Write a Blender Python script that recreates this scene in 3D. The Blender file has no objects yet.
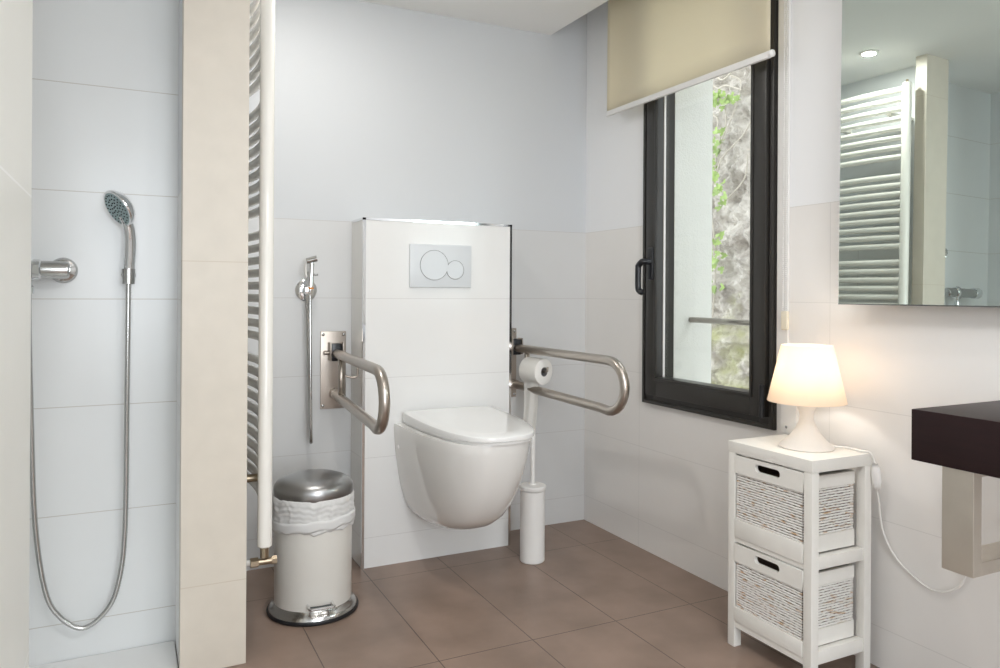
import bpy, bmesh, math, random
from mathutils import Vector, Matrix, Quaternion
from mathutils.noise import noise, fractal
random.seed(7)
PI = math.pi
scene = bpy.context.scene
COL = scene.collection

# ------------------------------------------------------------------ materials
def new_mat(name):
    m = bpy.data.materials.new(name); m.use_nodes = True
    nt = m.node_tree
    return m, nt, nt.nodes['Principled BSDF']

def srgb(r, g, b):
    f = lambda c: (c/255/12.92) if c/255 <= .04045 else ((c/255+.055)/1.055)**2.4
    return (f(r), f(g), f(b), 1)

def mat(name, col, rough=.5, metal=0, coat=0, bump=0, bscale=200, spec=None, var=0, vscale=6, trans=0, emit=None, estr=0):
    m, nt, b = new_mat(name)
    b.inputs['Base Color'].default_value = col
    b.inputs['Roughness'].default_value = rough
    b.inputs['Metallic'].default_value = metal
    if coat: b.inputs['Coat Weight'].default_value = coat; b.inputs['Coat Roughness'].default_value = .05
    if spec is not None: b.inputs['Specular IOR Level'].default_value = spec
    geo = nt.nodes.new('ShaderNodeTexCoord')
    if var:
        n = nt.nodes.new('ShaderNodeTexNoise'); n.inputs['Scale'].default_value = vscale; n.inputs['Detail'].default_value = 5
        nt.links.new(geo.outputs['Object'], n.inputs['Vector'])
        r = nt.nodes.new('ShaderNodeMixRGB'); r.blend_type = 'MIX'
        r.inputs[1].default_value = tuple(c*(1-var) for c in col[:3])+(1,)
        r.inputs[2].default_value = tuple(min(1, c*(1+var)) for c in col[:3])+(1,)
        nt.links.new(n.outputs['Fac'], r.inputs[0]); nt.links.new(r.outputs[0], b.inputs['Base Color'])
    if bump:
        n = nt.nodes.new('ShaderNodeTexNoise'); n.inputs['Scale'].default_value = bscale
        nt.links.new(geo.outputs['Object'], n.inputs['Vector'])
        bp = nt.nodes.new('ShaderNodeBump'); bp.inputs['Strength'].default_value = bump; bp.inputs['Distance'].default_value = .002
        nt.links.new(n.outputs['Fac'], bp.inputs['Height']); nt.links.new(bp.outputs[0], b.inputs['Normal'])
    if emit: b.inputs['Emission Color'].default_value = emit; b.inputs['Emission Strength'].default_value = estr
    return m

def joint_mask(nt, coord_out, off, size, w):
    """1 inside a joint of width w repeating every size, 0 elsewhere"""
    def M(op, a, b=None):
        n = nt.nodes.new('ShaderNodeMath'); n.operation = op
        for i, v in enumerate((a, b)):
            if v is None: continue
            if isinstance(v, (int, float)): n.inputs[i].default_value = v
            else: nt.links.new(v, n.inputs[i])
        return n.outputs[0]
    s = M('ADD', coord_out, -off + 50*size)
    s = M('DIVIDE', s, size)
    s = M('FRACT', s)
    s = M('SUBTRACT', s, .5)
    s = M('ABSOLUTE', s)
    return M('GREATER_THAN', s, .5 - w/size/2), M

def tile_mat(name, col, grout, axes, rough=.25, joints=.0022, var=.02, vscale=3, upper=None, split=None, bump=.25, blotch=None, spec=.5):
    """axes: list of (axis index, offset, size); upper colour above height split"""
    m, nt, b = new_mat(name)
    geo = nt.nodes.new('ShaderNodeNewGeometry')
    sep = nt.nodes.new('ShaderNodeSeparateXYZ'); nt.links.new(geo.outputs['Position'], sep.inputs[0])
    mask = None
    for ax, off, size in axes:
        k, M = joint_mask(nt, sep.outputs[ax], off, size, joints)
        mask = k if mask is None else M('MAXIMUM', mask, k)
    n = nt.nodes.new('ShaderNodeTexNoise'); n.inputs['Scale'].default_value = vscale; n.inputs['Detail'].default_value = 6
    nt.links.new(geo.outputs['Position'], n.inputs['Vector'])
    ramp = nt.nodes.new('ShaderNodeValToRGB')
    ramp.color_ramp.elements[0].position = .3; ramp.color_ramp.elements[1].position = .7
    ramp.color_ramp.elements[0].color = tuple(c*(1-var) for c in col[:3])+(1,)
    ramp.color_ramp.elements[1].color = tuple(min(1, c*(1+var)) for c in (blotch or col)[:3])+(1,)
    nt.links.new(n.outputs['Fac'], ramp.inputs[0])
    mix = nt.nodes.new('ShaderNodeMixRGB'); nt.links.new(mask, mix.inputs[0])
    nt.links.new(ramp.outputs[0], mix.inputs[1]); mix.inputs[2].default_value = grout
    out = mix.outputs[0]
    rough_out = None
    if upper:
        gt = M('GREATER_THAN', sep.outputs[2], split)
        m2 = nt.nodes.new('ShaderNodeMixRGB'); nt.links.new(gt, m2.inputs[0]); nt.links.new(out, m2.inputs[1])
        m2.inputs[2].default_value = upper; out = m2.outputs[0]
        mask = M('MULTIPLY', mask, M('SUBTRACT', 1.0, gt))
        r = M('ADD', M('MULTIPLY', gt, .5-rough), rough); nt.links.new(r, b.inputs['Roughness'])
    else: b.inputs['Roughness'].default_value = rough
    b.inputs['Specular IOR Level'].default_value = spec
    nt.links.new(out, b.inputs['Base Color'])
    bp = nt.nodes.new('ShaderNodeBump'); bp.invert = True; bp.inputs['Strength'].default_value = bump; bp.inputs['Distance'].default_value = .001
    nt.links.new(mask, bp.inputs['Height']); nt.links.new(bp.outputs[0], b.inputs['Normal'])
    return m

WT = (.75, .75, .745, 1); GR = (.63, .61, .58, 1)
UP = (.75, .765, .785, 1)
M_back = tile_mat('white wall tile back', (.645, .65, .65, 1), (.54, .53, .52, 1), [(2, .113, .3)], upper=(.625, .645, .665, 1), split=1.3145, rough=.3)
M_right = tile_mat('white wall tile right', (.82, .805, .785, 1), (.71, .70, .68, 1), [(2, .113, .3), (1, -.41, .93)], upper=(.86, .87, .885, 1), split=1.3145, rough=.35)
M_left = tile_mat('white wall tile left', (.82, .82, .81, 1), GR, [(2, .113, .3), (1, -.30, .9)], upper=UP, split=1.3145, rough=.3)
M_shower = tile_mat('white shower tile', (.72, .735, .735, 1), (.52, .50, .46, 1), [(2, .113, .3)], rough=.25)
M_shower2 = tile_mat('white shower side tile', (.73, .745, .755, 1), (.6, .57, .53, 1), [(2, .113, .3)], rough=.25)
M_box = tile_mat('white cistern tile', (.80, .80, .79, 1), (.66, .65, .64, 1), [(2, .113, .3)], rough=.22, joints=.002)
M_boxs = tile_mat('white cistern side tile', (.78, .77, .74, 1), (.64, .62, .6, 1), [(2, .113, .3)], rough=.25, joints=.002)
M_pier = tile_mat('cream pier tile', (.66, .605, .525, 1), (.58, .51, .42, 1), [(2, .236, .882)], rough=.4, joints=.0025, var=.03, vscale=14)
M_near = tile_mat('pale cream tile', (.80, .80, .755, 1), (.92, .92, .9, 1), [(2, .336, .882)], rough=.3, joints=.004)
M_floor = tile_mat('brown porcelain floor tile', (.24, .172, .134, 1), (.085, .060, .048, 1), [(0, -.19, .3), (1, -.292, .655)], rough=.33, joints=.003, var=.10, vscale=5, blotch=(.28, .20, .158, 1), bump=.4, spec=.35)
M_ceil = mat('ceiling paint', (.87, .875, .865, 1), .85)
M_paint = mat('white rear wall paint', (.72, .72, .71, 1), .7)
M_tray = mat('shower tray acrylic', (.82, .82, .81, 1), .3)
M_skirt = mat('white sealant', (.8, .78, .75, 1), .5)
M_chrome = mat('chrome', (.80, .81, .82, 1), .07, 1)
M_dchrome = mat('grey chrome', (.52, .52, .51, 1), .18, 1)
M_steel = mat('brushed stainless steel', (.50, .455, .41, 1), .30, 1, bump=.05, bscale=400)
M_plate = mat('brushed steel plate', (.44, .39, .345, 1), .38, 1, bump=.1, bscale=300, var=.12, vscale=20)
M_legsteel = mat('satin steel bracket', (.68, .63, .56, 1), .36, 1, var=.1, vscale=14)
M_lid = mat('brushed bin lid steel', (.36, .36, .36, 1), .32, 1, bump=.04, bscale=500)
M_ceramic = mat('white ceramic', (.80, .79, .765, 1), .06, coat=.5)
M_seat = mat('white toilet seat plastic', (.82, .82, .81, 1), .12, coat=.3)
M_plast = mat('white plastic', (.80, .79, .77, 1), .3)
M_flush = mat('pale grey flush plastic', (.70, .735, .76, 1), .28)
M_groove = mat('dark groove', (.09, .10, .10, 1), .6)
M_black = mat('black plastic', (.012, .013, .016, 1), .28)
M_rubber = mat('black rubber', (.01, .01, .012, 1), .5)
M_frame = mat('anthracite window frame', (.030, .028, .025, 1), .32, bump=.04, bscale=900)
M_gasket = mat('pale glazing bead', (.75, .74, .72, 1), .4)
M_enamel = mat('white radiator enamel', (.86, .84, .79, 1), .22, coat=.3)
M_bucket = mat('cream enamel bucket', (.74, .725, .68, 1), .35)
M_brass = mat('aged brass valve', (.40, .33, .24, 1), .32, 1)
M_orange = mat('orange washer', (.62, .25, .06, 1), .4)
M_paper = mat('toilet paper', (.86, .84, .80, 1), .9, bump=.2, bscale=300)
M_card = mat('grey cardboard', (.32, .31, .30, 1), .9)
M_wood = mat('whitewashed wood', (.80, .785, .74, 1), .55, bump=.15, bscale=80, var=.05, vscale=25)
M_dark = mat('dark gap', (.01, .01, .01, 1), .9)
M_cord = mat('white cord', (.82, .81, .78, 1), .4)
M_nozz = mat('dark nozzle rubber', (.05, .06, .06, 1), .5)
M_face = mat('blue grey spray face', (.30, .40, .41, 1), .3, .3)
M_leaf = mat('ivy leaf', (.24, .34, .08, 1), .55, var=.75, vscale=13)
M_stem = mat('dry vine stem', (.50, .45, .38, 1), .8)
M_stucco = mat('white stucco', (.76, .76, .71, 1), .9, bump=.9, bscale=160)
M_ground = mat('outdoor concrete', (.4, .38, .35, 1), .9, var=.2)

def wenge():
    m, nt, b = new_mat('dark wenge wood')
    tc = nt.nodes.new('ShaderNodeTexCoord'); mp = nt.nodes.new('ShaderNodeMapping'); mp.inputs['Scale'].default_value = (60, 5, 60)
    n = nt.nodes.new('ShaderNodeTexNoise'); n.inputs['Scale'].default_value = 2; n.inputs['Detail'].default_value = 6
    r = nt.nodes.new('ShaderNodeValToRGB'); r.color_ramp.elements[0].color = (.008, .002, .003, 1); r.color_ramp.elements[1].color = (.022, .007, .008, 1)
    nt.links.new(tc.outputs['Object'], mp.inputs[0]); nt.links.new(mp.outputs[0], n.inputs['Vector']); nt.links.new(n.outputs['Fac'], r.inputs[0])
    nt.links.new(r.outputs[0], b.inputs['Base Color']); b.inputs['Roughness'].default_value = .42; b.inputs['Specular IOR Level'].default_value = .35
    return m
M_wenge = wenge()

def rope_mat():
    m, nt, b = new_mat('whitewashed woven rope')
    tc = nt.nodes.new('ShaderNodeTexCoord'); mp = nt.nodes.new('ShaderNodeMapping'); mp.inputs['Scale'].default_value = (28, 28, 150)
    n = nt.nodes.new('ShaderNodeTexNoise'); n.inputs['Scale'].default_value = 1; n.inputs['Detail'].default_value = 3
    r = nt.nodes.new('ShaderNodeValToRGB')
    e = r.color_ramp.elements
    e[0].position = .30; e[0].color = (.56, .37, .22, 1); e[1].position = .42; e[1].color = (.82, .80, .77, 1)
    nt.links.new(tc.outputs['Object'], mp.inputs[0]); nt.links.new(mp.outputs[0], n.inputs['Vector']); nt.links.new(n.outputs['Fac'], r.inputs[0])
    nt.links.new(r.outputs[0], b.inputs['Base Color']); b.inputs['Roughness'].default_value = .85
    return m
M_rope = rope_mat()
M_back_board = mat('brown inner board', (.16, .11, .08, 1), .9)

def rock_mat():
    m, nt, b = new_mat('rough rendered rock')
    g = nt.nodes.new('ShaderNodeNewGeometry')
    n = nt.nodes.new('ShaderNodeTexNoise'); n.inputs['Scale'].default_value = 7; n.inputs['Detail'].default_value = 8
    r = nt.nodes.new('ShaderNodeValToRGB'); r.color_ramp.elements[0].position = .3; r.color_ramp.elements[1].position = .7
    r.color_ramp.elements[0].color = (.34, .30, .26, 1); r.color_ramp.elements[1].color = (.66, .61, .55, 1)
    nt.links.new(g.outputs['Position'], n.inputs['Vector']); nt.links.new(n.outputs['Fac'], r.inputs[0])
    # mossy patches low down
    n2 = nt.nodes.new('ShaderNodeTexNoise'); n2.inputs['Scale'].default_value = 3.2; n2.inputs['Detail'].default_value = 5
    nt.links.new(g.outputs['Position'], n2.inputs['Vector'])
    s = nt.nodes.new('ShaderNodeSeparateXYZ'); nt.links.new(g.outputs['Position'], s.inputs[0])
    mr = nt.nodes.new('ShaderNodeMapRange'); mr.inputs[1].default_value = 1.25; mr.inputs[2].default_value = .45; mr.inputs[3].default_value = -.22; mr.inputs[4].default_value = .10
    nt.links.new(s.outputs[2], mr.inputs[0])
    ad = nt.nodes.new('ShaderNodeMath'); ad.operation = 'ADD'; nt.links.new(n2.outputs['Fac'], ad.inputs[0]); nt.links.new(mr.outputs[0], ad.inputs[1])
    r2 = nt.nodes.new('ShaderNodeValToRGB'); r2.color_ramp.elements[0].position = .5; r2.color_ramp.elements[1].position = .68
    nt.links.new(ad.outputs[0], r2.inputs[0])
    mx = nt.nodes.new('ShaderNodeMixRGB'); nt.links.new(r2.outputs[0], mx.inputs[0]); nt.links.new(r.outputs[0], mx.inputs[1]); mx.inputs[2].default_value = (.44, .43, .24, 1)
    nt.links.new(mx.outputs[0], b.inputs['Base Color']); b.inputs['Roughness'].default_value = .95
    n3 = nt.nodes.new('ShaderNodeTexNoise'); n3.inputs['Scale'].default_value = 45; n3.inputs['Detail'].default_value = 5
    nt.links.new(g.outputs['Position'], n3.inputs['Vector'])
    bp = nt.nodes.new('ShaderNodeBump'); bp.inputs['Strength'].default_value = .9; bp.inputs['Distance'].default_value = .02
    nt.links.new(n3.outputs['Fac'], bp.inputs['Height']); nt.links.new(bp.outputs[0], b.inputs['Normal'])
    return m
M_rock = rock_mat()

def glass_mat():
    m = bpy.data.materials.new('window glass'); m.use_nodes = True; nt = m.node_tree
    for n in list(nt.nodes): nt.nodes.remove(n)
    o = nt.nodes.new('ShaderNodeOutputMaterial'); t = nt.nodes.new('ShaderNodeBsdfTransparent'); g = nt.nodes.new('ShaderNodeBsdfGlossy')
    g.inputs['Roughness'].default_value = .01; t.inputs[0].default_value = (.97, .985, .98, 1)
    lw = nt.nodes.new('ShaderNodeLayerWeight'); pw = nt.nodes.new('ShaderNodeMath'); pw.operation = 'POWER'; pw.inputs[1].default_value = 5
    nt.links.new(lw.outputs['Facing'], pw.inputs[0])
    f = nt.nodes.new('ShaderNodeMath'); f.operation = 'MULTIPLY_ADD'; f.inputs[1].default_value = .9; f.inputs[2].default_value = .035
    nt.links.new(pw.outputs[0], f.inputs[0])
    mx = nt.nodes.new('ShaderNodeMixShader')
    nt.links.new(f.outputs[0], mx.inputs[0]); nt.links.new(t.outputs[0], mx.inputs[1]); nt.links.new(g.outputs[0], mx.inputs[2]); nt.links.new(mx.outputs[0], o.inputs[0])
    return m
M_glass = glass_mat()

def trans_mat(name, dcol, tcol, fac, rough=.6, transp=0, stripes=0):
    m = bpy.data.materials.new(name); m.use_nodes = True; nt = m.node_tree
    for n in list(nt.nodes): nt.nodes.remove(n)
    o = nt.nodes.new('ShaderNodeOutputMaterial'); d = nt.nodes.new('ShaderNodeBsdfDiffuse'); t = nt.nodes.new('ShaderNodeBsdfTranslucent')
    d.inputs[0].default_value = dcol; t.inputs[0].default_value = tcol
    mx = nt.nodes.new('ShaderNodeMixShader'); mx.inputs[0].default_value = fac
    nt.links.new(d.outputs[0], mx.inputs[1]); nt.links.new(t.outputs[0], mx.inputs[2])
    out = mx.outputs[0]
    if transp:
        tr = nt.nodes.new('ShaderNodeBsdfTransparent'); m2 = nt.nodes.new('ShaderNodeMixShader'); m2.inputs[0].default_value = transp
        nt.links.new(out, m2.inputs[1]); nt.links.new(tr.outputs[0], m2.inputs[2]); out = m2.outputs[0]
    nt.links.new(out, o.inputs[0])
    return m
M_shade = trans_mat('lamp shade plastic', (.86, .80, .72, 1), (.92, .80, .66, 1), .55)
M_lampbase = trans_mat('lamp base translucent plastic', (.90, .88, .85, 1), (.9, .84, .76, 1), .25)
M_blind = trans_mat('cream roller blind fabric', (.92, .87, .74, 1), (.98, .92, .74, 1), .55, transp=.10)
M_bag = trans_mat('thin white bag plastic', (.84, .84, .83, 1), (.8, .8, .8, 1), .25)
M_strip = trans_mat('hanging tissue', (.86, .85, .82, 1), (.85, .84, .8, 1), .3)

def mirror_mat():
    m, nt, b = new_mat('mirror silver')
    b.inputs['Base Color'].default_value = (.74, .83, .79, 1); b.inputs['Metallic'].default_value = 1; b.inputs['Roughness'].default_value = .004
    return m
M_mirror = mirror_mat()
M_spot = mat('glowing lamp glass', (1, 1, 1, 1), .4, emit=(1, .80, .58, 1), estr=6)

# ------------------------------------------------------------------ mesh helpers
def new_obj(name, bm, m, parent=None, smooth=False, loc=None):
    me = bpy.data.meshes.new(name); bm.normal_update(); bm.to_mesh(me); bm.free()
    if smooth is True:
        for p in me.polygons: p.use_smooth = True
    o = bpy.data.objects.new(name, me); COL.objects.link(o)
    ms = m if isinstance(m, (list, tuple)) else [m]
    for x in ms: me.materials.append(x)
    if parent: o.parent = parent
    if smooth == 'auto': auto(o)
    return o

def auto(o, ang=.6):
    me = o.data
    for p in me.polygons: p.use_smooth = True
    bm = bmesh.new(); bm.from_mesh(me)
    for e in bm.edges:
        if len(e.link_faces) == 2 and e.calc_face_angle(0) > ang: e.smooth = False
    bm.to_mesh(me); bm.free()

def tag(o, label, cat, group=None):
    o['label'] = label; o['category'] = cat
    if group: o['group'] = group
    return o
def empty(name, label, cat, loc=(0, 0, 0), group=None):
    o = bpy.data.objects.new(name, None); COL.objects.link(o); o.location = loc
    o.empty_display_size = .05
    return tag(o, label, cat, group)
def put(root, world_loc):  # children meshes are modelled in world space: shift them into the root's frame
    bpy.context.view_layer.update()
    inv = Matrix.Translation(-Vector(world_loc))
    done = set()
    def rec(o):
        for c in o.children:
            if c.type == 'MESH' and c.data.name not in done: c.data.transform(inv); done.add(c.data.name)
            rec(c)
    rec(root); root.location = world_loc
    return root
def struct(name, bm, m, parent=None, smooth=False):
    o = new_obj(name, bm, m, parent, smooth)
    if not parent: o['kind'] = 'structure'
    return o

def add_box(bm, x0, x1, y0, y1, z0, z1, bev=0, seg=2, M=None, mi=0):
    vs = [bm.verts.new((x, y, z)) for x in (x0, x1) for y in (y0, y1) for z in (z0, z1)]
    fs = [bm.faces.new([vs[i] for i in q]) for q in ((0, 1, 3, 2), (4, 6, 7, 5), (0, 4, 5, 1), (2, 3, 7, 6), (0, 2, 6, 4), (1, 5, 7, 3))]
    for f in fs: f.material_index = mi
    if bev:
        es = list({e for f in fs for e in f.edges})
        r = bmesh.ops.bevel(bm, geom=es, offset=bev, segments=seg, profile=.6, affect='EDGES')
        vs = list({v for f in r['faces'] for v in f.verts} | {v for v in vs if v.is_valid})
    if M is not None:
        for v in vs: v.co = M @ v.co
    return vs
def bx(*a, **k):
    bm = bmesh.new(); add_box(bm, *a, **k); return bm

def catmull(pts, n=8):
    P = [Vector(p) for p in pts]; out = []
    for i in range(len(P)-1):
        p0 = P[max(i-1, 0)]; p1 = P[i]; p2 = P[i+1]; p3 = P[min(i+2, len(P)-1)]
        for k in range(n):
            t = k/n
            out.append(.5*((2*p1)+(-p0+p2)*t+(2*p0-5*p1+4*p2-p3)*t*t+(-p0+3*p1-3*p2+p3)*t**3))
    out.append(P[-1]); return out

def add_tube(bm, pts, r, n=12, cap=True, sq=None, mi=0):
    """sweep along pts; r float or function(index, arc)->radius"""
    P = [Vector(p) for p in pts]
    T = [(P[min(i+1, len(P)-1)]-P[max(i-1, 0)]).normalized() for i in range(len(P))]
    up = Vector((0, 0, 1)) if abs(T[0].z) < .9 else Vector((1, 0, 0))
    N = (up - T[0]*up.dot(T[0])).normalized()
    rings = []; arc = 0
    for i, p in enumerate(P):
        if i:
            arc += (P[i]-P[i-1]).length
            q = T[i-1].rotation_difference(T[i]); N = q @ N; N = (N - T[i]*N.dot(T[i])).normalized()
        B = T[i].cross(N)
        rr = r(i, arc) if callable(r) else r
        rings.append([bm.verts.new(p + (N*math.cos(2*PI*k/n) + B*math.sin(2*PI*k/n))*rr) for k in range(n)])
    for a, b in zip(rings, rings[1:]):
        for k in range(n):
            f = bm.faces.new((a[k], a[(k+1) % n], b[(k+1) % n], b[k])); f.material_index = mi
    if cap:
        for g in (rings[0][::-1], rings[-1]):
            f = bm.faces.new(g); f.material_index = mi
    return rings
def tube(pts, r, n=12, **k):
    bm = bmesh.new(); add_tube(bm, pts, r, n, **k); return bm

def add_lathe(bm, prof, c=(0, 0, 0), n=48, axis=None, mi=0, fn=None):
    """prof: list of (radius, height); axis: direction of height"""
    q = Vector((0, 0, 1)).rotation_difference(Vector(axis).normalized()) if axis is not None else Quaternion()
    c = Vector(c); rings = []
    for j, (r, h) in enumerate(prof):
        if r < 1e-6: rings.append([bm.verts.new(c + q @ Vector((0, 0, h)))]); continue
        ring = []
        for k in range(n):
            a = 2*PI*k/n; v = Vector((r*math.cos(a), r*math.sin(a), h))
            if fn: v = fn(v, a, j)
            ring.append(bm.verts.new(c + q @ v))
        rings.append(ring)
    for a, b in zip(rings, rings[1:]):
        for k in range(n):
            if len(a) == 1 and len(b) == 1: continue
            if len(a) == 1: f = bm.faces.new((a[0], b[k], b[(k+1) % n]))
            elif len(b) == 1: f = bm.faces.new((a[k], a[(k+1) % n], b[0]))
            else: f = bm.faces.new((a[k], a[(k+1) % n], b[(k+1) % n], b[k]))
            f.material_index = mi
    return rings
def lathe(prof, c=(0, 0, 0), n=48, **k):
    bm = bmesh.new(); add_lathe(bm, prof, c, n, **k); return bm

def hose(path, r, parent, m, name='hose', pitch=.005):
    P = catmull(path, 6)
    # resample evenly
    L = [0]
    for a, b in zip(P, P[1:]): L.append(L[-1]+(b-a).length)
    n = int(L[-1]/(pitch/2)); out = []; j = 0
    for i in range(n+1):
        s = L[-1]*i/n
        while j < len(L)-2 and L[j+1] < s: j += 1
        t = (s-L[j])/max(1e-9, L[j+1]-L[j]); out.append(P[j].lerp(P[j+1], t))
    return new_obj(name, tube(out, lambda i, a: r*(1.0 if i % 2 else .84), 10), m, parent, True)

def plate_with_holes(outline, holes, plane, base, thick):
    """flat board through curve filling: outline/holes are 2-D lists; plane maps (u,v,w) to world"""
    cu = bpy.data.curves.new('board', 'CURVE'); cu.dimensions = '2D'; cu.fill_mode = 'BOTH'; cu.extrude = thick/2
    for loop in [outline]+holes:
        s = cu.splines.new('POLY'); s.points.add(len(loop)-1); s.use_cyclic_u = True
        for i, (u, v) in enumerate(loop): s.points[i].co = (u, v, 0, 1)
    o = bpy.data.objects.new('board', cu); COL.objects.link(o)
    dg = bpy.context.evaluated_depsgraph_get(); me = bpy.data.meshes.new_from_object(o.evaluated_get(dg))
    bpy.data.objects.remove(o); bpy.data.curves.remove(cu)
    bm = bmesh.new(); bm.from_mesh(me); bpy.data.meshes.remove(me)
    for v in bm.verts: v.co = Vector(plane(v.co.x, v.co.y, v.co.z)) + Vector(base)
    bmesh.ops.recalc_face_normals(bm, faces=bm.faces)
    return bm
def stadium(cx, cy, w, h, n=8):
    r = h/2; out = []
    for k in range(n+1): a = -PI/2+PI*k/n; out.append((cx+w/2-r+r*math.cos(a), cy+r*math.sin(a)))
    for k in range(n+1): a = PI/2+PI*k/n; out.append((cx-w/2+r+r*math.cos(a), cy+r*math.sin(a)))
    return out

# ------------------------------------------------------------------ camera
ROLL = .0058993
cam = bpy.data.cameras.new('camera'); camo = bpy.data.objects.new('camera', cam); COL.objects.link(camo)
cam.sensor_width = 36; cam.lens = 36*751.48/1000
yaw = .460082
F = Vector((math.sin(yaw), math.cos(yaw), 0)); R = Vector((math.cos(yaw), -math.sin(yaw), 0)); U = R.cross(F)
R2 = R*math.cos(ROLL)+U*math.sin(ROLL); U2 = -R*math.sin(ROLL)+U*math.cos(ROLL)
camo.matrix_world = Matrix(((R2.x, U2.x, -F.x, -1.88091), (R2.y, U2.y, -F.y, -2.9141), (R2.z, U2.z, -F.z, 1.03754), (0, 0, 0, 1)))
cam.shift_y = -(334-292.68)/1000
cam.clip_start = .02
scene.camera = camo
RIGHT, FWD = R.copy(), F.copy()

# ------------------------------------------------------------------ the room
H = 2.19
WY0, WY1, WZ0, WZ1 = -1.137, -.449, .598, 2.385
struct('floor', bx(-2.60, .09, -3.8, .1, -.1, 0), M_floor)
struct('shower_tray', bx(-2.498, -1.752, -1.55, -.515, 0, .012, bev=.004), M_tray)
bm = bmesh.new(); add_box(bm, -2.6, -.192, -3.9, .1, H, H+.3); add_box(bm, -.192, .33, -3.9, .1, H+.24, H+.3)
struct('ceiling', bm, M_ceil)
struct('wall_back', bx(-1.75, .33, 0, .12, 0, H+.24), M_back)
bm = bmesh.new()
add_box(bm, 0, .09, WY1, 0, 0, H+.24); add_box(bm, 0, .09, -3.8, WY0, 0, H+.24)
add_box(bm, 0, .09, WY0, WY1, 0, WZ0); add_box(bm, 0, .09, WY0, WY1, WZ1, H+.24)
struct('wall_right', bm, M_right)
bm = bmesh.new(); EY0, EY1 = -1.10, -.515
add_box(bm, .09, .286, EY1, .6, -.3, 2.9); add_box(bm, .09, .286, -3.8, EY0, -.3, 2.9)
add_box(bm, .09, .286, EY0, EY1, -.3, .60); add_box(bm, .09, .286, EY0, EY1, 2.385, 2.9)
struct('wall_exterior', bm, M_stucco)
struct('wall_left', bx(-1.75, -1.70, -.67, 0, 0, H), M_left)
struct('wall_pier', bx(-1.75, -1.58, -.725, -.67, 0, H, bev=.0015), M_pier)
struct('wall_shower', bx(-2.60, -1.75, -.513, -.41, 0, H), M_shower)
struct('wall_shower_side', bx(-2.60, -2.50, -3.8, -.513, 0, H), M_shower2)
struct('wall_near', bx(-2.19, -2.049, -1.68, -1.20, 0, H, bev=.002), M_near)
bm = bmesh.new()
add_box(bm, -2.6, -2.25, -3.9, -3.8, 0, H+.24); add_box(bm, -.45, .09, -3.9, -3.8, 0, H+.24); add_box(bm, -2.25, -.45, -3.9, -3.8, 2.1, H+.24)
struct('wall_rear', bm, M_paint)
# unseen hall, doorway and window, added to let frontal fill light in
bm = bmesh.new(); HW = (-2.2, -.5, .55, 2.15)
add_box(bm, -2.7, -2.6, -5.7, -3.8, 0, 2.43); add_box(bm, .09, .19, -5.7, -3.8, 0, 2.43)
add_box(bm, -2.7, HW[0], -5.8, -5.7, 0, 2.43); add_box(bm, HW[1], .19, -5.8, -5.7, 0, 2.43)
add_box(bm, HW[0], HW[1], -5.8, -5.7, 0, HW[2]); add_box(bm, HW[0], HW[1], -5.8, -5.7, HW[3], 2.43)
struct('wall_added_hall', bm, M_paint)
struct('floor_added_hall', bx(-2.7, .19, -5.8, -3.8, -.1, -.001), M_floor)
struct('ceiling_added_hall', bx(-2.7, .19, -5.8, -3.9, 2.43, 2.53), M_ceil)

# boxed-in cistern with chrome edge trim
BX0, BX1, BY, BZ = -1.090, -.468, -.1663, 1.314
box = struct('wall_cistern', bx(BX0, BX1, BY, -.002, 0, BZ), [M_box, M_boxs])
for f in box.data.polygons:
    if abs(f.normal.x) > .5: f.material_index = 1
bm = bmesh.new()
add_box(bm, BX0-.002, BX0+.008, BY-.002, BY+.008, 0, BZ+.002)
add_box(bm, BX1-.008, BX1+.002, BY-.002, BY+.008, 0, BZ+.002)
add_box(bm, BX0-.002, BX1+.002, BY-.002, BY+.008, BZ-.006, BZ+.003)
add_box(bm, BX0-.002, BX0+.008, BY, -.002, BZ-.006, BZ+.003)
add_box(bm, BX1-.008, BX1+.002, BY, -.002, BZ-.006, BZ+.003)
new_obj('metal_trim', bm, M_chrome, box)

# ------------------------------------------------------------------ window
win = struct('window_1', bmesh.new(), M_frame)
def ring_frame(bm, y0, y1, z0, z1, w, x0, x1, bev=.003, wb=None):
    wb = wb or w
    add_box(bm, x0, x1, y0, y0+w, z0, z1, bev); add_box(bm, x0, x1, y1-w, y1, z0, z1, bev)
    add_box(bm, x0, x1, y0+w-.001, y1-w+.001, z0, z0+wb, bev); add_box(bm, x0, x1, y0+w-.001, y1-w+.001, z1-w, z1, bev)
bm = bmesh.new(); ring_frame(bm, WY0, WY1, WZ0, WZ1, .066, -.012, .09, wb=.06)
ring_frame(bm, WY0+.002, WY1-.002, WZ0+.002, WZ1-.002, .015, -.019, -.011, .002)
new_obj('window_frame', bm, M_frame, win, 'auto')
SY0, SY1, SZ0, SZ1 = -1.113, -.486, .637, 2.350
sash = new_obj('window_sash', bmesh.new(), M_frame, win)
bm = bmesh.new(); ring_frame(bm, SY0, SY1, SZ0, SZ1, .066, -.030, .030, .004, wb=.074)
ring_frame(bm, SY0+.054, SY1-.054, SZ0+.060, SZ1-.060, .010, -.034, -.029, .002)
bm.to_mesh(sash.data); bm.free(); auto(sash)
bm = bmesh.new(); ring_frame(bm, SY0+.062, SY1-.062, SZ0+.062, SZ1-.062, .014, -.0265, -.0225, .001)
bead = new_obj('glazing_bead', bmesh.new(), M_gasket, win)
bm2 = bmesh.new(); add_box(bm2, .004, .012, SY1-.0705, SY1-.0655, SZ0+.074, SZ1-.074); bm2.to_mesh(bead.data); bm2.free(); bm.free()
new_obj('glass_pane', bx(.012, .016, SY0+.062, SY1-.062, SZ0+.070, SZ1-.070), M_glass, win)
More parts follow.
